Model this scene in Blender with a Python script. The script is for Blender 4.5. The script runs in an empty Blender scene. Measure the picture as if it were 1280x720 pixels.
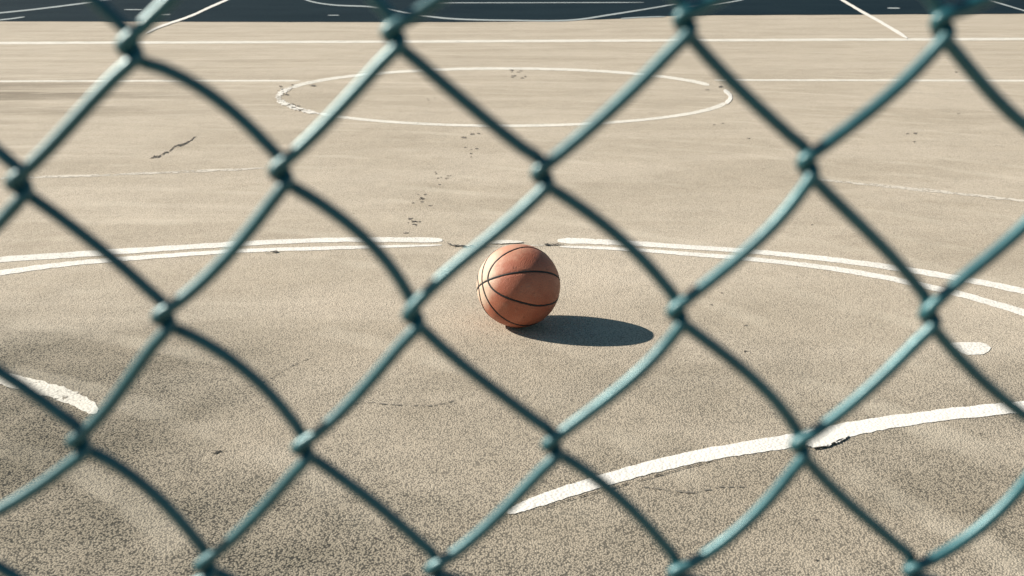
import bpy, bmesh, math, random
from mathutils import Vector, noise as mn
random.seed(7)
R = math.radians
sc = bpy.context.scene
C = sc.collection

# ------------------------------------------------------------------ camera
F = 1231.0                      # focal length in photo pixels (1280 wide)
TH = R(18.1)                    # pitch below the horizon
H = 0.951                       # eye height, crouching behind the fence
ct, st = math.cos(TH), math.sin(TH)
FWD = Vector((0, ct, -st)); UP = Vector((0, st, ct)); RT = Vector((1, 0, 0))
CAM = Vector((0, 0, H))
cam = bpy.data.cameras.new('camera'); co = bpy.data.objects.new('camera', cam); C.objects.link(co)
co.location = CAM; co.rotation_euler = (math.pi/2 - TH, 0, 0)
cam.sensor_width = 36; cam.lens = F/1280*36
cam.clip_start = 0.01; cam.clip_end = 3000
cam.dof.use_dof = True; cam.dof.focus_distance = 2.75; cam.dof.aperture_fstop = 11.0
sc.camera = co

def ray(px, py):
    return FWD + RT*((px-640)/F) - UP*((py-360)/F)
def ground(px, py, z=0.0):
    d = ray(px, py); t = (z-H)/d.z
    return CAM + d*t
FD = 0.2545                     # distance of the fence plane
def fence_pt(px, py, y=FD):
    d = ray(px, py); t = y/d.y
    p = CAM + d*t
    return Vector((p.x, y, p.z))

# ------------------------------------------------------------------ helpers
def tag(o, label=None, cat=None, group=None, kind=None):
    if label: o['label'] = label
    if cat: o['category'] = cat
    if group: o['group'] = group
    if kind: o['kind'] = kind
    return o
def mesh_obj(name, verts, faces, mat, parent=None, smooth=False):
    me = bpy.data.meshes.new(name); me.from_pydata([tuple(v) for v in verts], [], faces); me.update()
    if smooth:
        for p in me.polygons: p.use_smooth = True
    me.materials.append(mat)
    o = bpy.data.objects.new(name, me); C.objects.link(o)
    if parent: o.parent = parent
    return o
def catmull(P, n=8, closed=False):
    out = []
    N = len(P)
    rng = N if closed else N-1
    for i in range(rng):
        if closed: p0, p1, p2, p3 = P[(i-1) % N], P[i], P[(i+1) % N], P[(i+2) % N]
        else: p0, p1, p2, p3 = P[max(i-1, 0)], P[i], P[i+1], P[min(i+2, N-1)]
        # centripetal parameterisation keeps tight bends clean
        def dt(a, b): return max((b-a).length, 1e-9)**0.5
        t0 = 0; t1 = t0+dt(p0, p1); t2 = t1+dt(p1, p2); t3 = t2+dt(p2, p3)
        m1 = ((p2-p1) if t1-t0 < 1e-4 else (p1-p0)/(t1-t0)*(t2-t1)*1.0 - (p2-p0)/(t2-t0)*(t2-t1) + (p2-p1))
        m2 = ((p2-p1) if t3-t2 < 1e-4 else (p2-p1) - (p3-p1)/(t3-t1)*(t2-t1) + (p3-p2)/(t3-t2)*(t2-t1))
        for k in range(n):
            s = k/n
            out.append(p1*(2*s**3-3*s**2+1) + m1*(s**3-2*s**2+s) + p2*(-2*s**3+3*s**2) + m2*(s**3-s**2))
    if not closed: out.append(P[-1])
    return out
def sweep(path, rad, sides=12, closed=False):
    """tube round a path; rad a number or a function of the index"""
    V, Fc = [], []
    n = len(path)
    T = []
    for i in range(n):
        a = path[(i-1) % n] if (closed or i > 0) else path[0]
        b = path[(i+1) % n] if (closed or i < n-1) else path[-1]
        T.append((b-a).normalized())
    u = T[0].orthogonal().normalized()
    for i in range(n):
        u = (u - T[i]*u.dot(T[i])).normalized(); w = T[i].cross(u)
        r = rad(i) if callable(rad) else rad
        for k in range(sides):
            a = 2*math.pi*k/sides
            V.append(path[i] + (u*math.cos(a)+w*math.sin(a))*r)
    for i in range(n if closed else n-1):
        j = (i+1) % n
        for k in range(sides):
            l = (k+1) % sides
            Fc.append((i*sides+k, i*sides+l, j*sides+l, j*sides+k))
    if not closed:
        Fc.append(tuple(range(sides))[::-1]); Fc.append(tuple((n-1)*sides+k for k in range(sides)))
    return V, Fc

# ------------------------------------------------------------------ node helpers
class NT:
    def __init__(s, name):
        s.m = bpy.data.materials.new(name); s.m.use_nodes = True
        s.t = s.m.node_tree; s.t.nodes.clear()
        s.out = s.n('ShaderNodeOutputMaterial')
        s.b = s.n('ShaderNodeBsdfPrincipled'); s.l(s.b.outputs[0], s.out.inputs[0])
        s.tc = s.n('ShaderNodeTexCoord')
        s.co = s.tc.outputs['Object']
    def n(s, t, **k):
        x = s.t.nodes.new(t)
        for a, v in k.items(): setattr(x, a, v)
        return x
    def l(s, a, b): s.t.links.new(a, b)
    def put(s, sock, v):
        if isinstance(v, bpy.types.NodeSocket): s.l(v, sock)
        else: sock.default_value = v
    def map(s, vec, scale=(1, 1, 1), loc=(0, 0, 0), rot=(0, 0, 0)):
        x = s.n('ShaderNodeMapping'); s.l(vec, x.inputs['Vector'])
        x.inputs['Scale'].default_value = scale; x.inputs['Location'].default_value = loc; x.inputs['Rotation'].default_value = rot
        return x.outputs[0]
    def noise(s, vec, scale, detail=4, rough=.55, dist=0):
        x = s.n('ShaderNodeTexNoise'); s.l(vec, x.inputs['Vector'])
        x.inputs['Scale'].default_value = scale; x.inputs['Detail'].default_value = detail
        x.inputs['Roughness'].default_value = rough; x.inputs['Distortion'].default_value = dist
        return x.outputs['Fac']
    def voro(s, vec, scale, out='Distance', feature='F1', rand=1):
        x = s.n('ShaderNodeTexVoronoi', feature=feature); s.l(vec, x.inputs['Vector'])
        x.inputs['Scale'].default_value = scale; x.inputs['Randomness'].default_value = rand
        return x.outputs[out]
    def ramp(s, fac, a, b, c0=0.0, c1=1.0, smooth=True):
        x = s.n('ShaderNodeMapRange', interpolation_type='SMOOTHSTEP' if smooth else 'LINEAR')
        s.put(x.inputs['Value'], fac)
        for i, v in zip(('From Min', 'From Max', 'To Min', 'To Max'), (a, b, c0, c1)): x.inputs[i].default_value = v
        return x.outputs[0]
    def math(s, op, a, b=0.0):
        x = s.n('ShaderNodeMath', operation=op); s.put(x.inputs[0], a); s.put(x.inputs[1], b)
        return x.outputs[0]
    def mix(s, f, a, b, mode='MIX'):
        x = s.n('ShaderNodeMix', data_type='RGBA', blend_type=mode)
        s.put(x.inputs['Factor'], f)
        for so, v in ((x.inputs[6], a), (x.inputs[7], b)):
            if isinstance(v, (tuple, list)): so.default_value = (*v, 1)
            else: s.l(v, so)
        return x.outputs[2]
    def bump(s, h, strength, dist, prev=None):
        x = s.n('ShaderNodeBump'); x.inputs['Strength'].default_value = strength; x.inputs['Distance'].default_value = dist
        s.l(h, x.inputs['Height'])
        if prev is not None: s.l(prev, x.inputs['Normal'])
        return x.outputs[0]
    def blob(s, cx, cy, rx, ry, soft=1.0):
        """1 in the middle of an ellipse on the ground, 0 outside"""
        v = s.map(s.co, (1/rx, 1/ry, 0), (-cx/rx, -cy/ry, 0))
        x = s.n('ShaderNodeVectorMath', operation='LENGTH'); s.l(v, x.inputs[0])
        return s.ramp(x.outputs['Value'], 1.0-soft, 1.0, 1.0, 0.0)

def asphalt(name, far=False):
    a = NT(name)
    co_ = a.co
    warp = a.noise(co_, 0.9, 4, .6)
    # aggregate: light stones set in darker binder
    v1 = a.voro(co_, 262, rand=.85)
    g = a.noise(co_, 400, 2, .5)
    if far:
        base = a.mix(a.ramp(a.noise(co_, .35, 5, .6), .3, .7), (0.005, 0.0135, 0.020), (0.009, 0.019, 0.026))
        base = a.mix(a.ramp(a.noise(a.map(co_, (.15, 1.2, 1)), 1.5, 5, .6), .52, .75, 0, .5), base, (0.016, 0.027, 0.033))
        a.l(base, a.b.inputs['Base Color']); a.b.inputs['Roughness'].default_value = .85
        a.b.inputs['Specular IOR Level'].default_value = .06
        a.l(a.bump(v1, .4, .003), a.b.inputs['Normal'])
        return a.m
    stone = a.voro(co_, 262, out='Color', rand=.85)
    sv = a.n('ShaderNodeSeparateColor'); a.l(stone, sv.inputs[0])
    base = a.mix(sv.outputs[0], (0.495, 0.418, 0.331), (0.585, 0.50, 0.398))
    pits = a.ramp(v1, .48, .68)                        # binder between the stones, darkened to stand in for self-shadow
    pits = a.math('MAXIMUM', pits, a.ramp(g, .66, .76, 0, .3))
    # rougher bare asphalt and painted-in vignette near the fence, dusty pale film farther out
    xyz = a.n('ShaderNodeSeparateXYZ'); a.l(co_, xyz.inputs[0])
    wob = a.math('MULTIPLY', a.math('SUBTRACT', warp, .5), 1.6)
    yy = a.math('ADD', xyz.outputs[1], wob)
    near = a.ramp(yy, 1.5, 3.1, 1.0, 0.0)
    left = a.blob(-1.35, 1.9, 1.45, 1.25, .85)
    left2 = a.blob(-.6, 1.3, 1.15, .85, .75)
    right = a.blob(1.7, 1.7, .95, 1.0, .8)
    coarse_vign = a.math('MAXIMUM', a.math('MULTIPLY', near, .58), a.math('MAXIMUM', left, left2))
    coarse_vign = a.math('MAXIMUM', coarse_vign, a.math('MULTIPLY', right, .85))
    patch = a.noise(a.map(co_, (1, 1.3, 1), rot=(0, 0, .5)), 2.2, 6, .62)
    coarse_vign = a.math('MULTIPLY', coarse_vign, a.ramp(patch, .36, .62, .62, 1.08))
    coarse_vign = a.n('ShaderNodeClamp'); cl = coarse_vign
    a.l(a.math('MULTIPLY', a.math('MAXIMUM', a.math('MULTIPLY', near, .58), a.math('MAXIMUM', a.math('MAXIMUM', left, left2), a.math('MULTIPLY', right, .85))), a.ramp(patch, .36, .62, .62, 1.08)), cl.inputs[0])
    coarse_vign = cl.outputs[0]
    pitcol = a.mix(coarse_vign, (0.22, 0.19, 0.155), (0.085, 0.08, 0.07))
    col = a.mix(a.math('MULTIPLY', pits, a.ramp(coarse_vign, 0, 1, .62, 1.0)), base, pitcol)
    col = a.mix(a.math('MULTIPLY', coarse_vign, .95), col, (0.44, 0.45, 0.43), 'MULTIPLY')
    # soft stains, sweeps of dust, wheel-like streaks
    s1 = a.ramp(a.noise(a.map(co_, (.35, 1, 1), rot=(0, 0, .06)), 1.7, 7, .62, .6), .36, .66)
    col = a.mix(a.math('MULTIPLY', s1, .38), col, (0.64, 0.62, 0.57), 'MULTIPLY')
    s2 = a.ramp(a.noise(a.map(co_, (.12, 1.4, 1), rot=(0, 0, -.1)), 2.2, 6, .6, .3), .52, .72)
    col = a.mix(a.math('MULTIPLY', s2, .20), col, (0.66, 0.57, 0.46))
    s3 = a.ramp(a.noise(co_, 6, 5, .6), .50, .74)
    col = a.mix(a.math('MULTIPLY', s3, .22), col, (0.55, 0.52, 0.47), 'MULTIPLY')
    dk = a.blob(-4.2, 7.6, 2.6, 2.6, .9)
    s4 = a.ramp(a.noise(a.map(co_, (.16, 1.2, 1)), 2.0, 6, .65), .42, .62)
    col = a.mix(a.math('MULTIPLY', a.math('MULTIPLY', dk, s4), .8), col, (0.45, 0.43, 0.40), 'MULTIPLY')
    s5 = a.ramp(a.noise(a.map(co_, (.2, .8, 1)), 1.1, 7, .65), .5, .7)
    col = a.mix(a.math('MULTIPLY', s5, .24), col, (0.62, 0.60, 0.56), 'MULTIPLY')
    ring = a.n('ShaderNodeTexWave', wave_type='RINGS', rings_direction='Z', wave_profile='SIN')
    a.l(a.map(co_, (1, 1, 1), (1.9, -.2, 0)), ring.inputs['Vector']); ring.inputs['Scale'].default_value = 1.1
    ring.inputs['Distortion'].default_value = 2.2; ring.inputs['Detail'].default_value = 4; ring.inputs['Detail Scale'].default_value = 1.2
    rg = a.math('MULTIPLY', a.ramp(ring.outputs['Fac'], .70, .98), a.ramp(a.noise(co_, 1.6, 4, .6), .45, .65))
    col = a.mix(a.math('MULTIPLY', rg, .28), col, (0.60, 0.53, 0.43))
    # oil specks
    sp = a.ramp(a.voro(co_, 9), .025, .045, 1, 0)
    sp = a.math('MULTIPLY', sp, a.ramp(a.noise(co_, 1.3, 2), .52, .6))
    col = a.mix(a.math('MULTIPLY', sp, .8), col, (.07, .06, .05))
    a.l(col, a.b.inputs['Base Color'])
    a.b.inputs['Roughness'].default_value = .9
    a.b.inputs['Specular IOR Level'].default_value = .2
    inv = a.math('SUBTRACT', 1.0, v1)
    n1 = a.bump(a.noise(co_, 1.8, 5, .5), .55, .03)
    n1 = a.bump(a.noise(co_, 18, 5, .6), .35, .006, n1)
    n2 = a.bump(inv, .75, .0022, n1)
    n2 = a.bump(g, .5, .0016, n2)
    a.l(n2, a.b.inputs['Normal'])
    return a.m

def paint(name, c=(0.80, 0.755, 0.69), wear=.5, grain=1.0, scale=1.0):
    """worn line paint: holes through which the ground shows"""
    a = NT(name); co_ = a.co
    n = a.noise(co_, 42*scale, 6, .72); n2 = a.noise(co_, 5*scale, 4, .6)
    v = a.voro(co_, 150)
    col = a.mix(a.ramp(n2, .3, .7), c, tuple(x*.86 for x in c))
    col = a.mix(a.ramp(v, .42, .75, 0, .5*grain), col, tuple(x*.55 for x in c))
    a.l(col, a.b.inputs['Base Color']); a.b.inputs['Roughness'].default_value = .75
    a.b.inputs['Specular IOR Level'].default_value = .3
    a.l(a.bump(a.math('SUBTRACT', 1.0, v), .6, .002, a.bump(n, .3, .002)), a.b.inputs['Normal'])
    hole = a.math('ADD', a.math('MULTIPLY', n, .7), a.math('MULTIPLY', n2, .3))
    th = .66 - wear*.20
    al = a.ramp(hole, th-.03, th+.03, 1.0, 0.0)
    a.l(al, a.b.inputs['Alpha'])
    return a.m

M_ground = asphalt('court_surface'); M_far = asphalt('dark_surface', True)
M_paint = paint('line_paint', wear=.12)
M_solid = paint('line_paint_fresh', (0.82, 0.775, 0.715), wear=.05, grain=.25)
M_mid = paint('line_paint_weathered', (0.74, 0.69, 0.61), wear=.30)
M_trace = paint('line_paint_trace', (0.58, 0.515, 0.43), wear=.95, scale=1.4)
M_chip = paint('line_paint_chipped', (0.76, 0.71, 0.64), wear=.62, scale=.6)
M_worn = paint('line_paint_worn', (0.64, 0.575, 0.49), wear=.62, scale=.9)
M_cool = paint('line_paint_on_dark', (0.34, 0.37, 0.37), wear=.2, grain=0)
cr = NT('crack_dark'); cr.b.inputs['Base Color'].default_value = (.035, .030, .025, 1); cr.b.inputs['Roughness'].default_value = 1
al = cr.ramp(cr.noise(cr.co, 60, 4, .7), .50, .56, 1, 0); cr.l(al, cr.b.inputs['Alpha'])
cf = NT('crack_faint'); cf.b.inputs['Base Color'].default_value = (.17, .15, .125, 1); cf.b.inputs['Roughness'].default_value = 1
al = cf.ramp(cf.noise(cf.co, 80, 4, .7), .46, .54, 1, 0); cf.l(al, cf.b.inputs['Alpha'])

# ------------------------------------------------------------------ ground
def sheet(name, pts, z, mat):
    o = mesh_obj(name, [Vector((p[0], p[1], z)) for p in pts], [tuple(range(len(pts)))], mat)
    return o
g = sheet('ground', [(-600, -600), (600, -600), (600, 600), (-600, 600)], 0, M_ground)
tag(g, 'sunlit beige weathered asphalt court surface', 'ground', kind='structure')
# dark court beyond the pale one: near edge traced, running off both sides
edge_px = [(-260, 28), (0, 27), (330, 27.6), (640, 27.4), (700, 26), (780, 23.4), (850, 20), (1060, 18.6), (1280, 17.4), (1540, 16)]
near = [ground(x, y) for x, y in edge_px]
near = catmull([Vector((p.x, p.y, 0)) for p in near], 10)
rr = random.Random(3)
near = [Vector((p.x, p.y+rr.uniform(-.04, .04), 0)) for p in near]
pts = [(-600, near[0].y)] + [(p.x, p.y) for p in near] + [(600, near[-1].y), (600, 600), (-600, 600)]
dc = sheet('dark_court', pts, .004, M_far)
tag(dc, 'dark slate blue court surface beyond the beige court', 'ground', kind='structure')

# ------------------------------------------------------------------ painted lines
def ribbon(name, px, width, mat, label, z=.0012, n=10, jit=.12, seed=0, taper=0):
    """px: photo points on the ground; width: thickness across, number or list"""
    r_ = random.Random(seed)
    P = [Vector((p[0], p[1], 0)) for p in px]
    W = width if isinstance(width, (list, tuple)) else [width]*len(P)
    Q = catmull([Vector((p.x, p.y, w)) for p, w in zip(P, W)], n)
    V, Fc = [], []
    m = len(Q)
    for i, q in enumerate(Q):
        a = Q[max(i-1, 0)]; b = Q[min(i+1, m-1)]
        t = Vector((b.x-a.x, b.y-a.y, 0)).normalized(); nn = Vector((-t.y, t.x, 0))
        w = q.z/2
        k = (min(1, (min(i, m-1-i)+.35)/3))**.45
        o1 = (w*k)*(1+r_.uniform(-jit, jit)); o2 = (w*k)*(1+r_.uniform(-jit, jit))
        V.append(ground(q.x+nn.x*o1, q.y+nn.y*o1, z)); V.append(ground(q.x-nn.x*o2, q.y-nn.y*o2, z))
        if i: Fc.append((2*i-2, 2*i-1, 2*i+1, 2*i))
    o = mesh_obj(name, V, Fc, mat)
    return tag(o, label, 'line marking', kind='structure')

CL = 'court_line'
ribbon(CL, [(-200, 54.2), (0, 53.7), (430, 52.2), (855, 50.3), (1280, 48.6), (1480, 47.5)], 2.9, M_mid, 'long white line running across just before the dark court', n=40, seed=1)
ribbon(CL, [(-200, 102), (0, 101.5), (200, 101), (375, 100.8)], 1.9, M_mid, 'thin white line left of the painted circle', n=40, seed=2)
ribbon(CL, [(893, 100), (1100, 100.3), (1280, 100.8), (1480, 101)], 2.1, M_mid, 'thin white line right of the painted circle', n=40, seed=3)
def ell(a0, a1, n=40):
    return [(630.5+282.5*math.cos(R(a0+(a1-a0)*i/n)), 121.3+35.8*math.sin(R(a0+(a1-a0)*i/n))) for i in range(n+1)]
def ellw(a0, a1, n=40, base=3.0, side=5.2):
    return [base+(side-base)*abs(math.cos(R(a0+(a1-a0)*i/n)))**8 for i in range(n+1)]
PC = 'painted_circle'
ribbon(PC, ell(145, 12), ellw(145, 12), M_mid, 'near arc of the painted circle on the beige court', n=4, seed=4)
ribbon(PC, ell(12, -14, 12), ellw(12, -14, 12, 3, 5.0), M_paint, 'right end of the painted circle', n=4, seed=5, z=.0035)
ribbon(PC, ell(-25, -160), ellw(-25, -160), M_mid, 'far arc of the painted circle on the beige court', n=4, seed=6)
ribbon(PC, ell(-160, -215, 16), ellw(-160, -215, 16, 3, 6.5), M_chip, 'crumbled left end of the painted circle', n=4, seed=7, jit=.45, z=.0035)
# double arc behind the ball
DA = 'double_arc_line'
ribbon(DA, [(-160, 337), (0, 324.5), (110, 317), (215, 310), (320, 303.5), (430, 299.5), (500, 299.6), (553, 300)], [8, 7, 7, 6.4, 6, 5.6, 6, 7], M_paint, 'upper stripe of the double arc left of the ball', seed=8)
ribbon(DA, [(-160, 362), (0, 341), (65, 332), (130, 325.5), (215, 319), (300, 313.5), (430, 309.5), (500, 307.5), (552, 306.2)], [8, 6.5, 6, 5.6, 5, 4.6, 4.2, 3, 2], M_paint, 'lower stripe of the double arc left of the ball', seed=9)
ribbon(DA, [(562, 306), (590, 307), (620, 307.5), (660, 306.8), (700, 306)], 1.4, M_worn, 'worn thin stretch of the double arc behind the ball', seed=10)
ribbon(DA, [(612, 303), (630, 302), (654, 302.2)], [3, 4.6, 2], M_mid, 'short painted stub of the double arc above the ball', seed=11, z=.0036)
ribbon(DA, [(697, 300.6), (740, 301.8), (790, 304), (850, 308.2), (930, 313.5), (1000, 320), (1065, 327.5), (1130, 336.5), (1205, 349), (1280, 364), (1440, 402)], [7.5, 6.6, 6, 5.6, 5.6, 6, 6.2, 6.6, 7, 7.6, 9], M_paint, 'upper stripe of the double arc right of the ball', seed=12)
ribbon(DA, [(700, 308), (740, 309.5), (790, 312), (850, 316.5), (930, 323), (1000, 330.5), (1065, 339.5), (1130, 351.5), (1205, 369), (1280, 391), (1420, 440)], [2.5, 3.2, 4, 4.6, 5, 5.6, 6, 6.6, 7.2, 8, 9], M_paint, 'lower stripe of the double arc right of the ball', seed=13)
# near lines
ribbon(CL, [(634, 641), (662, 630), (700, 617), (760, 598.5), (850, 575), (930, 560), (985, 551.5), (1040, 541), (1110, 528), (1200, 516), (1290, 508), (1420, 500)], [7, 13, 15, 15.5, 16, 16, 17, 19, 15.5, 14.5, 14, 14], M_solid, 'broad white line sweeping across the bottom right', seed=14, jit=.09)
ribbon(CL, [(1000, 551), (1020, 553), (1045, 549), (1060, 544)], [5, 12, 9, 3], M_solid, 'frayed bulge of paint under the broad white line', seed=15, z=.0037, jit=.25)
ribbon(CL, [(-160, 452), (-60, 460), (0, 472), (40, 482), (85, 495), (122, 514)], [19, 18, 17, 17, 18, 17], M_mid, 'short curved white line at the lower left', seed=16, jit=.15)
ribbon(CL, [(130, 512), (165, 505), (205, 494)], [6, 5, 3], M_trace, 'faded trace of paint right of the short curved line', seed=17, jit=.4)
ribbon(CL, [(-100, 226), (30, 222), (120, 219), (220, 215), (330, 210)], 2.6, M_worn, 'faded line crossing the left of the court', seed=18, jit=.4)
ribbon(CL, [(1000, 222), (1100, 232), (1200, 242), (1280, 251), (1380, 262)], 3.2, M_worn, 'faded line crossing the right of the court', seed=19, jit=.4)
# hexagonal spot
hx = [(1184, 430), (1190, 428.2), (1205, 427.6), (1226, 427.8), (1233, 430), (1239, 434.5), (1236, 439), (1229, 442.8), (1210, 443.6), (1203, 441.5), (1195, 436.5)]
o = mesh_obj('painted_spot', [ground(x, y, .0012) for x, y in hx], [tuple(range(len(hx)))], M_paint)
tag(o, 'small white six-sided painted spot at the right', 'line marking', kind='structure')
# lines on the dark court
DL = 'dark_court_line'
def dl(px, w, lab, s, n=12): return ribbon(DL, px, w, M_cool, lab, z=.008, seed=s, n=n, jit=.08)
dl([(-120, 25), (0, 16), (60, 9.6), (115, 2.4), (150, -3)], 1.6, 'curved line at the far left of the dark court', 20)
dl([(-60, 27), (0, 24.8), (31, 21)], 1.4, 'short curved line end at the left of the dark court', 21)
ribbon(DL, [(182, 41.5), (195, 35), (212, 29), (238, 20), (262, 9), (285, -1), (300, -8)], [2, 2.6, 2.6, 2.6, 2.6, 2.4, 2.2], M_paint, 'bright slanting line crossing from beige to dark court at left', z=.009, seed=22)
dl([(375, -3), (390, 2), (415, 6), (470, 9), (510, 16.5), (560, 23), (640, 25.4), (715, 25), (765, 18), (812, 10.5), (850, 4)], [1.5, 1.5, 1.5, 1.6, 1.8, 1.8, 1.6, 1.8, 1.8, 1.4, 1.2], 'long shallow arc at the edge of the dark court', 23)
dl([(530, 3.5), (660, 3.3), (805, 3)], .9, 'thin straight line across the middle of the dark court', 24)
dl([(776, 23), (800, 21.6), (832, 20.6)], 1.3, 'short pale dash at the dark court edge', 25)
dl([(858, 9), (895, 5), (930, -.5)], 1.3, 'rising line right of the middle of the dark court', 26)
ribbon(DL, [(1046, -5), (1053, 0), (1075, 13), (1105, 30), (1134, 47.5)], [2.6, 2.8, 3.2, 3.6, 4], M_paint, 'bright slanting line crossing from beige to dark court at right', z=.009, seed=27)
dl([(1109, 10), (1125, 10.2)], 1.4, 'small dash right of the slanting line', 28)
dl([(1225, -4), (1240, 1), (1281, 13.5), (1330, 28)], 1.5, 'slanting line at the far right of the dark court', 29)
dl([(155, 12), (178, 12)], 1.0, 'tiny dash at the left of the dark court', 30)
dl([(199, 18), (213, 18)], 1.3, 'small bright dash beside the left slanting line', 31)
dl([(410, 19), (424, 19)], .9, 'faint small dash near the long shallow arc', 32)

# ------------------------------------------------------------------ cracks and chipped spots
def crack(px, w, mat, lab, seed, wander=1.5, z=.0015, n=7):
    r_ = random.Random(seed)
    Q = catmull([Vector((x, y, 0)) for x, y in px], n)
    Q = [(q.x+r_.uniform(-wander, wander), q.y+r_.uniform(-wander, wander)*.55) for q in Q]
    W = [w*r_.uniform(.45, 1.4) for _ in Q]
    V, Fc = [], []
    for i, (q, ww) in enumerate(zip(Q, W)):
        k = min(1, min(i, len(Q)-1-i)/4)
        V.append(ground(q[0], q[1]-ww*k/2-.02, z)); V.append(ground(q[0], q[1]+ww*k/2+.02, z))
        if i: Fc.append((2*i-2, 2*i-1, 2*i+1, 2*i))
    o = mesh_obj('crack', V, Fc, mat)
    return tag(o, lab, 'crack', kind='structure')
crack([(186, 198.5), (193, 196), (199, 195.5), (206, 191), (211, 190), (217, 184), (222, 181.5), (228, 181), (235, 177.5), (240, 174.5), (242, 172), (246, 170.5)], 2.7, cr.m, 'dark jagged crack at the upper left of the beige court', 1, .5, n=4)
crack([(553, 300.5), (566, 306), (590, 307.5), (612, 307)], 1.6, cr.m, 'thin dark crack where the double arc breaks behind the ball', 2, .8, z=.0045)
crack([(672, 306), (690, 305), (706, 305.5)], 2.0, cr.m, 'small dark chip at the right break of the double arc', 3, .6, z=.0045)
crack([(425, 509), (455, 503), (500, 506), (550, 505), (598, 490)], 1.4, cf.m, 'faint thin crack left of centre in the foreground', 4, .9)
crack([(790, 606), (830, 612), (862, 615), (900, 609), (942, 608)], 1.6, cf.m, 'thin crack under the broad white line', 5, .9)
crack([(1004, 560), (1022, 559), (1036, 556), (1046, 551), (1056, 547)], 1.2, cr.m, 'dark torn edge under the broad white line', 6, .45, z=.0045)
crack([(300, 487), (335, 474), (365, 457), (398, 443)], 1.2, cf.m, 'faint diagonal crack in the left foreground', 7, 1.0)
crack([(262, 569), (272, 565), (283, 562)], 2.6, cr.m, 'short dark dash of a crack in the left foreground', 8, .3)
crack([(226, 628), (233, 605), (243, 578), (262, 560)], 1.0, cf.m, 'hairline crack rising through the left foreground', 9, 1.0)
crack([(660, 640), (720, 622), (790, 603), (862, 583), (900, 573)], 1.3, cr.m, 'broken dark edge below the broad white line', 10, .5, z=.002)
crack([(325, 315), (345, 314), (352, 313)], 1.2, cr.m, 'small dark nick in the double arc at left', 11, .3, z=.0045)
ch = NT('chip_brown'); ch.b.inputs['Roughness'].default_value = 1
ch.l(ch.mix(ch.ramp(ch.noise(ch.co, 30, 3, .6), .4, .6), (.05, .042, .035), (.17, .145, .12)), ch.b.inputs['Base Color'])
ch.l(ch.ramp(ch.noise(ch.co, 55, 4, .7), .50, .56, 1, 0), ch.b.inputs['Alpha'])
def chips(pts, lab, seed, z=.001):
    r_ = random.Random(seed); V, Fc = [], []
    for x, y, s in pts:
        m = r_.randint(6, 9); i0 = len(V)
        for k in range(m):
            a = 2*math.pi*k/m; q = s*r_.uniform(.5, 1.3)
            V.append(ground(x+math.cos(a)*q*1.5, y+math.sin(a)*q*.55, z))
        Fc.append(tuple(range(i0, i0+m)))
    o = mesh_obj('surface_chips', V, Fc, ch.m)
    return tag(o, lab, 'chips', kind='structure')
def scatter(cx, cy, n, sx, sy, s, seed):
    r_ = random.Random(seed)
    return [(cx+r_.gauss(0, sx), cy+r_.gauss(0, sy), s*r_.uniform(.5, 1.3)) for _ in range(n)]
chips(scatter(640, 88, 7, 6, 1.6, 1.6, 1)+scatter(645, 96, 6, 5, 1.6, 1.6, 2)+scatter(534, 122, 4, 5, 1, 1.2, 3), 'small dark chips inside the painted circle', 1)
chips([(581, 172, 3), (590, 168, 2.4), (598, 167, 2)]+scatter(588, 190, 8, 5, 5, 1.3, 4)+scatter(552, 222, 7, 6, 4, 1.5, 5), 'trail of dark chips between the circle and the double arc', 2)
chips(scatter(528, 252, 9, 7, 5, 1.7, 6)+scatter(517, 275, 9, 4, 4, 2.0, 7)+scatter(508, 291, 4, 2, 2, 1.3, 8), 'cluster of dark chips above the double arc left of the ball', 3)
chips([(1195, 90, 2), (1198, 142, 2), (1134, 167, 1.6), (1144, 166.5, 2.4), (1143, 177, 1.8), (936, 173, 1.8), (893, 156, 1.5), (904, 154, 1.3), (1015, 281, 1.6), (955, 211, 1.2), (1118, 291, 1)], 'scattered dark specks on the right of the court', 4)
chips([(932, 406, 2), (932, 439, 2.4), (889, 381, 1.6), (902, 366, 1.8), (1020, 649, 2.5), (1017, 700, 3.6), (1034, 698, 2.2), (470, 673, 2.4), (1150, 614, 1.6), (1120, 655, 1.6), (536, 570, 1.6), (700, 466, 1.6)], 'scattered dark specks in the foreground', 5)
chips([(391, 107, 3), (366, 106, 1.4), (358, 118, 2), (900, 108, 2.2), (884, 112, 1.5)]+scatter(352, 112, 6, 5, 4, 1.4, 9)+scatter(370, 132, 8, 9, 3, 1.4, 10), 'crumbled dark spots at the ends of the painted circle', 6, z=.0045)

# ------------------------------------------------------------------ basketball
BR = .115
BC = Vector(((648-640)/F*2.71, 2.578, BR))
ball_root = bpy.data.objects.new('basketball', None); C.objects.link(ball_root)
ball_root.location = (BC.x, BC.y, 0); ball_root.empty_display_size = .1
tag(ball_root, 'worn reddish brown basketball with black seams resting on the court', 'basketball')
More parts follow.
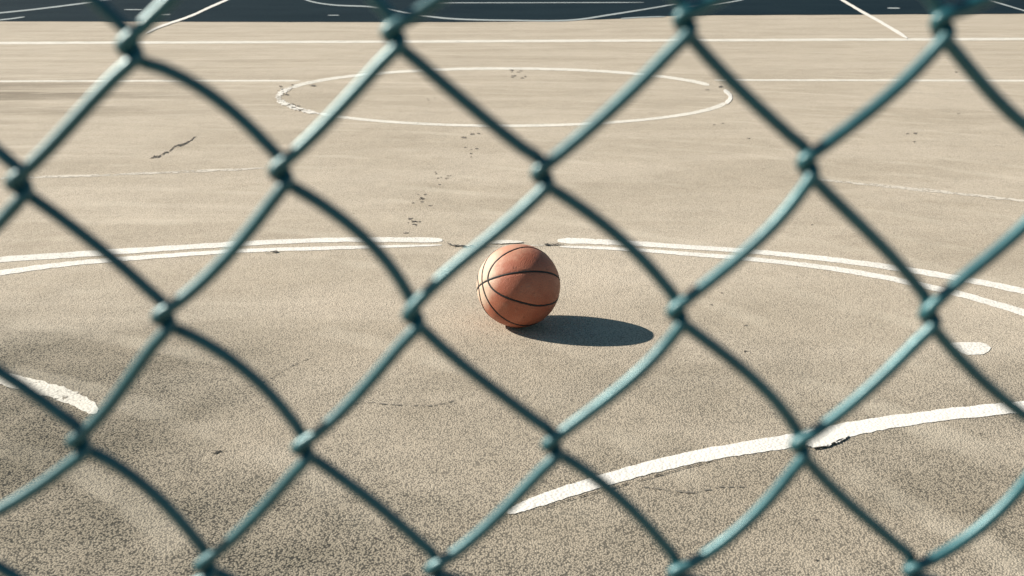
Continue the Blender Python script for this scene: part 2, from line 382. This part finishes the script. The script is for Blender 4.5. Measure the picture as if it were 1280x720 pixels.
# axes of the ball's own pattern
vf = (BC-CAM).normalized(); vx = vf.cross(Vector((0, 0, 1))).normalized(); vy = vx.cross(vf).normalized()
def bdir(x, y):
    z = math.sqrt(max(0, 1-x*x-y*y)); return (vx*x + vy*y - vf*z).normalized()
def zpx(X, Y): return bdir((X-320)/285, (372-Y)/279)
Pp = zpx(78, 357)
mid = zpx(330, 285)
n1 = Pp.cross(mid).normalized()              # pole of the first great circle
e2 = n1.cross(Pp).normalized()
def latlon(p):
    return math.degrees(math.atan2(p.dot(e2), p.dot(Pp))) % 360, math.degrees(math.asin(max(-1, min(1, p.dot(n1)))))
S2 = [latlon(zpx(*q)) for q in ((118, 340), (170, 400), (250, 450), (340, 485), (440, 500), (540, 495), (588, 475))]
print('S2', S2)
def sp(phi, lat):
    phi = R(phi); lat = R(lat)
    return (Pp*math.cos(phi)*math.cos(lat) + e2*math.sin(phi)*math.cos(lat) + n1*math.sin(lat))
gc1 = [Pp*math.cos(2*math.pi*i/180) + e2*math.sin(2*math.pi*i/180) for i in range(180)]
gc2 = [Pp*math.cos(2*math.pi*i/180) + n1*math.sin(2*math.pi*i/180) for i in range(180)]
def loop(c):
    out = []
    for i in range(180):
        t = 2*math.pi*i/180
        x, y = math.cos(t), math.sin(t)
        # rounded-rectangle-like loop round the axis at longitude c
        k = (abs(x)**1.78+abs(y)**1.78)**(-1/1.78)
        out.append(sp(c+77*x*k, 47*y*k))
    return out
seams = [gc1, gc2, loop(90), loop(270)]
# body: fine sphere with channels pressed in along the seams
bm = bmesh.new(); bmesh.ops.create_icosphere(bm, subdivisions=6, radius=1.0)
from mathutils.kdtree import KDTree
allp = [p for s in seams for p in s]
dense = []
for s in seams:
    for i in range(len(s)):
        a, b = s[i], s[(i+1) % len(s)]
        for k in range(4): dense.append(((a*(1-k/4)+b*(k/4))).normalized())
kd = KDTree(len(dense))
for i, p in enumerate(dense): kd.insert(p, i)
kd.balance()
for v in bm.verts:
    d = v.co.normalized(); _, _, dist = kd.find(d)
    rr_ = BR*(1-.014*math.exp(-(dist/.029)**4))
    rr_ += .00045*mn.fractal(d*2.2+Vector((3, 1, 7)), 1.0, 2.0, 3)*BR/.115
    q = d*rr_
    if q.z < -BR*.992: q.z = -BR*.992 + (q.z+BR*.992)*.15      # slight flat where it rests
    v.co = q
me = bpy.data.meshes.new('rubber_cover'); bm.to_mesh(me); bm.free()
for p in me.polygons: p.use_smooth = True
b = NT('ball_rubber')
pn = b.noise(b.co, 26, 5, .65); big = b.noise(b.co, 9, 4, .6)
col = b.mix(b.ramp(big, .3, .7), (0.38, 0.110, 0.060), (0.46, 0.165, 0.098))
col = b.mix(b.ramp(pn, .56, .74, 0, .30), col, (0.52, 0.26, 0.17))
col = b.mix(b.ramp(b.noise(b.co, 48, 4, .6), .62, .70, 0, .5), col, (0.17, 0.055, 0.032))
# dusty upper left and top, with the sun's wash-out painted into the colour
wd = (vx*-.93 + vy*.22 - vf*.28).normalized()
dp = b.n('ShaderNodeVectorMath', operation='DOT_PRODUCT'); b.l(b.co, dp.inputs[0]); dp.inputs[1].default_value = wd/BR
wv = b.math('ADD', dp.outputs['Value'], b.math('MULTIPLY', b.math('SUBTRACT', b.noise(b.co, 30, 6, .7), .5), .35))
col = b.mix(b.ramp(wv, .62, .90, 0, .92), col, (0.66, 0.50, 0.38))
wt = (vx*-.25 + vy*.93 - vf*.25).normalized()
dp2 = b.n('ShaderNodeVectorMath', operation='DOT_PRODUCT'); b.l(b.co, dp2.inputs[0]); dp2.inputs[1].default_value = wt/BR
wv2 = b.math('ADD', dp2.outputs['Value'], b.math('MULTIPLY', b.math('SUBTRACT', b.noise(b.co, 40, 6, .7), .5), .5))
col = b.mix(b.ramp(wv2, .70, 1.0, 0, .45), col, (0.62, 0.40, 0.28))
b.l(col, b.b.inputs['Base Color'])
b.b.inputs['Roughness'].default_value = .55; b.b.inputs['Specular IOR Level'].default_value = .35
peb = b.voro(b.co, 420)
b.l(b.bump(b.math('SUBTRACT', 1.0, peb), .9, .0012, b.bump(pn, .12, .0015)), b.b.inputs['Normal'])
me.materials.append(b.m)
cover = bpy.data.objects.new('rubber_cover', me); C.objects.link(cover); cover.parent = ball_root; cover.location = (0, 0, BR)
sm = NT('seam_rubber'); sm.b.inputs['Base Color'].default_value = (.006, .005, .005, 1); sm.b.inputs['Roughness'].default_value = .65
for s in seams:
    V, Fc = sweep([p*BR*.9785 for p in s], .0034, 8, True)
    o = mesh_obj('seam', V, Fc, sm.m, ball_root, True); o.location = (0, 0, BR)

# ------------------------------------------------------------------ chain link fence
fence = bpy.data.objects.new('chain_link_fence', None); C.objects.link(fence)
fence.location = (0, FD, 0)
tag(fence, 'teal plastic-coated chain link fence close to the camera across the whole view', 'fence')
w_ = NT('teal_wire')
wc = w_.mix(w_.ramp(w_.noise(w_.co, 70, 5, .6), .35, .7), (0.0, 0.054, 0.070), (0.0, 0.080, 0.098))
w_.l(wc, w_.b.inputs['Base Color'])
w_.l(w_.ramp(w_.noise(w_.co, 300, 4, .6), .3, .7, .38, .48), w_.b.inputs['Roughness'])
w_.b.inputs['Specular IOR Level'].default_value = 1.0
w_.b.inputs['Specular Tint'].default_value = (.62, .95, 1.0, 1); w_.b.inputs['Coat Weight'].default_value = .30; w_.b.inputs['Coat Roughness'].default_value = .35
w_.l(w_.bump(w_.noise(w_.co, 260, 4, .6), .3, .0004), w_.b.inputs['Normal'])

# nodes seen in the photo: (row, column) -> photo point; row 0 is the highest seen
ND = {(0, 1): (161, 60), (0, 3): (490, 42), (0, 5): (853, 24), (0, 7): (1174, 27),
      (1, 0): (23, 230), (1, 2): (349, 215), (1, 4): (675, 217), (1, 6): (1006, 202), (1, 8): (1322, 198),
      (2, 1): (203, 396), (2, 3): (514, 393), (2, 5): (843, 388), (2, 7): (1158, 389),
      (3, 0): (97, 551), (3, 2): (376, 558), (3, 4): (687, 554), (3, 6): (996, 553), (3, 8): (1298, 546),
      (4, 1): (255, 704), (4, 3): (541, 708), (4, 5): (843, 712), (4, 7): (1137, 709)}
# strands seen in the photo: from upper node to lower node, points in between
ST = {((0, 1), (1, 0)): [(138, 103), (105, 142), (66, 184)],
      ((0, 1), (1, 2)): [(208, 86), (249, 111), (292, 144), (322, 168)],
      ((0, 3), (1, 2)): [(462, 94), (427, 137), (396, 166)],
      ((0, 3), (1, 4)): [(536, 91), (576, 124), (613, 155), (640, 178)],
      ((0, 5), (1, 4)): [(828, 71), (801, 104), (764, 138), (727, 168), (697, 194)],
      ((0, 5), (1, 6)): [(900, 87), (934, 121), (968, 151)],
      ((0, 7), (1, 6)): [(1152, 77), (1125, 104), (1092, 134), (1058, 160), (1028, 179)],
      ((0, 7), (1, 8)): [(1213, 84), (1246, 121), (1280, 157)],
      ((1, 0), (2, 1)): [(74, 277), (118, 307), (151, 337), (178, 361)],
      ((1, 2), (2, 1)): [(322, 277), (296, 311), (269, 337), (235, 371)],
      ((1, 2), (2, 3)): [(403, 257), (430, 277), (455, 300), (485, 327)],
      ((1, 4), (2, 3)): [(627, 284), (593, 314), (559, 339), (528, 366)],
      ((1, 4), (2, 5)): [(721, 257), (754, 280), (781, 304), (811, 331)],
      ((1, 6), (2, 5)): [(968, 280), (931, 314), (894, 344), (860, 368)],
      ((1, 6), (2, 7)): [(1038, 243), (1068, 274), (1105, 311), (1136, 339)],
      ((1, 8), (2, 7)): [(1280, 280), (1246, 311), (1206, 341), (1175, 363)],
      ((2, 1), (3, 0)): [(181, 445), (158, 482), (134, 513)],
      ((2, 1), (3, 2)): [(255, 428), (289, 455), (320, 479), (346, 502)],
      ((2, 3), (3, 2)): [(492, 438), (459, 482), (428, 514), (395, 541)],
      ((2, 3), (3, 4)): [(559, 445), (603, 478), (643, 510)],
      ((2, 5), (3, 4)): [(821, 442), (783, 478), (734, 514), (702, 537)],
      ((2, 5), (3, 6)): [(884, 428), (917, 455), (951, 480), (974, 506)],
      ((2, 7), (3, 6)): [(1125, 442), (1090, 480), (1058, 508), (1030, 526)],
      ((2, 7), (3, 8)): [(1193, 442), (1231, 477), (1262, 508)],
      ((3, 0), (4, 1)): [(151, 587), (185, 618), (215, 645), (240, 672)],
      ((3, 2), (4, 1)): [(359, 598), (336, 628), (309, 655), (278, 683)],
      ((3, 2), (4, 3)): [(427, 601), (459, 628), (499, 658)],
      ((3, 4), (4, 3)): [(653, 608), (627, 640), (593, 670), (562, 692)],
      ((3, 4), (4, 5)): [(737, 594), (781, 631), (818, 668)],
      ((3, 6), (4, 5)): [(978, 601), (944, 638), (904, 675), (866, 700)],
      ((3, 6), (4, 7)): [(1045, 618), (1085, 651), (1115, 678)],
      ((3, 8), (4, 7)): [(1280, 600), (1253, 629), (1223, 657), (1186, 684)]}
X0 = fence_pt(514, 393).x; Z0 = fence_pt(514, 393).z
PXS, PZS = .0352, .0355
rj = random.Random(11)
NW = {}
def node(r, k):
    if (r, k) not in NW:
        if (r, k) in ND: p = fence_pt(ND[(r, k)][0]+3, ND[(r, k)][1]+5)
        else: p = Vector((X0+(k-3)*PXS+rj.gauss(0, .0007), FD, Z0-(r-2)*PZS+rj.gauss(0, .0007)))
        NW[(r, k)] = p
    return NW[(r, k)]
WR = .00183                      # wire radius with its coating
DY = .00180
r_top = 2-int((1.72-Z0)/PZS); r_bot = 2+int((Z0-.03)/PZS)
VV, FF = [], []
def strand(p0, p1, pts, y):
    """smooth bowed strand from p0 to p1 following the traced points in the mesh plane"""
    d = p1-p0; L2 = d.x*d.x+d.z*d.z; n_ = Vector((-d.z, 0, d.x))/math.sqrt(L2)
    rows = []
    for q in pts:
        w = q-p0; t = (w.x*d.x+w.z*d.z)/L2; o = w.x*n_.x+w.z*n_.z
        if .08 < t < .92: rows.append((4*t*(1-t), 4*t*(1-t)*(2*t-1)*1.0, o))
    a11 = sum(r[0]**2 for r in rows)+1e-3; a12 = sum(r[0]*r[1] for r in rows); a22 = sum(r[1]**2 for r in rows)+.12
    c1 = sum(r[0]*r[2] for r in rows); c2 = sum(r[1]*r[2] for r in rows)
    det = a11*a22-a12*a12; b0 = (c1*a22-c2*a12)/det; b1 = (a11*c2-a12*c1)/det
    out = []
    for t in (.14, .28, .42, .58, .72, .86):
        q = p0+d*t+n_*(.9*4*t*(1-t)*(b0+b1*(2*t-1))); out.append(Vector((q.x, y, q.z)))
    return out
def wire(k):
    """one zigzag wire between node columns k (left bends) and k+1 (right bends)"""
    path = []
    prev = None
    mm = .001
    for r in range(r_top, r_bot+1):
        kk = k if (r % 2 == 0) == (k % 2 == 1) else k+1
        c = node(r, kk)
        left = (kk == k)
        s_ = 1 if left else -1
        # a left bend is entered at the front and left at the back, a right bend the other way round
        if left: B = [(-1.35, 1.7, -1), (-1.35, .4, -.15), (-.1, -1.1, .9), (.8, -2.2, 1)]
        else:    B = [(-.4, 4.0, 1), (.2, 1.4, .9), (1.3, -.4, .15), (1.2, -1.8, -1)]
        B = [Vector((c.x+x*mm, FD+y*DY, c.z+z*mm)) for x, z, y in B]
        if prev is not None:
            pr, pk, last, pleft = prev
            y = FD+DY if pleft else FD-DY
            key = ((pr, pk), (r, kk))
            if key in ST: pts = [fence_pt(*q) for q in ST[key]]
            else:
                d = B[0]-last; nrm = Vector((abs(d.z), 0, abs(d.x)*(1 if pleft else -1))).normalized()
                bow = rj.uniform(.0005, .0030)
                pts = [last+d*t+nrm*bow*(1-(2*t-1)**2) for t in (.25, .5, .75)]
            path += strand(last, B[0], pts, y)
        path += B
        prev = (r, kk, B[-1], left)
    P = catmull(path, 5)
    return sweep(P, WR, 12)
K0, K1 = -22, 30
for k in range(K0, K1):
    V, Fc = wire(k)
    o = len(VV); VV += [Vector((v.x, v.y-FD, v.z)) for v in V]; FF += [tuple(i+o for i in f) for f in Fc]
mesh_obj('wire_mesh', VV, FF, w_.m, fence, True)
# posts and rails that carry the mesh, out of the photo's frame
def tube_between(name, a, b_, r, sides=24):
    V, Fc = sweep([a, b_], r, sides)
    o = mesh_obj(name, V, Fc, w_.m, fence)
    for p in o.data.polygons:
        if len(p.vertices) == 4: p.use_smooth = True
    return o
xl, xr = X0+(K0-3)*PXS-.03, X0+(K1-3)*PXS+.03
for x in (xl, xr):
    pz = tube_between('fence_post', Vector((x, .0, 0)), Vector((x, .0, 1.78)), .024)
tube_between('top_rail', Vector((xl, .0, 1.75)), Vector((xr, .0, 1.75)), .020)
tube_between('bottom_rail', Vector((xl, .0, .02)), Vector((xr, .0, .02)), .010)

# ------------------------------------------------------------------ light
EL = R(33.9); AZ = math.atan2(-.970, .243)       # low sun at the left, a little beyond the ball
sd = Vector((math.sin(AZ)*math.cos(EL), math.cos(AZ)*math.cos(EL), math.sin(EL)))
sun = bpy.data.lights.new('sun', 'SUN'); sun.energy = 4.9; sun.angle = R(.5); sun.color = (1, .93, .82)
so = bpy.data.objects.new('sun', sun); C.objects.link(so); so.rotation_euler = sd.to_track_quat('Z', 'Y').to_euler()
so.location = (-3, 1, 4)
W = bpy.data.worlds.new('World'); sc.world = W; W.use_nodes = True
nt = W.node_tree; bg = nt.nodes['Background']
sky = nt.nodes.new('ShaderNodeTexSky'); sky.sky_type = 'NISHITA'; sky.sun_disc = False
sky.sun_elevation = EL; sky.sun_rotation = AZ % (2*math.pi); sky.air_density = 1.0; sky.dust_density = .6
tint = nt.nodes.new('ShaderNodeMix'); tint.data_type = 'RGBA'; tint.blend_type = 'MULTIPLY'; tint.inputs[0].default_value = 1
nt.links.new(sky.outputs[0], tint.inputs[6]); tint.inputs[7].default_value = (.74, .98, .92, 1)
nt.links.new(tint.outputs[2], bg.inputs[0]); bg.inputs[1].default_value = .05
sc.view_settings.view_transform = 'Standard'; sc.view_settings.look = 'None'; sc.view_settings.gamma = 1
sc.view_settings.exposure = .75
sc.render.engine = 'CYCLES'
sc.cycles.use_denoising = True
sc.cycles.max_bounces = 6
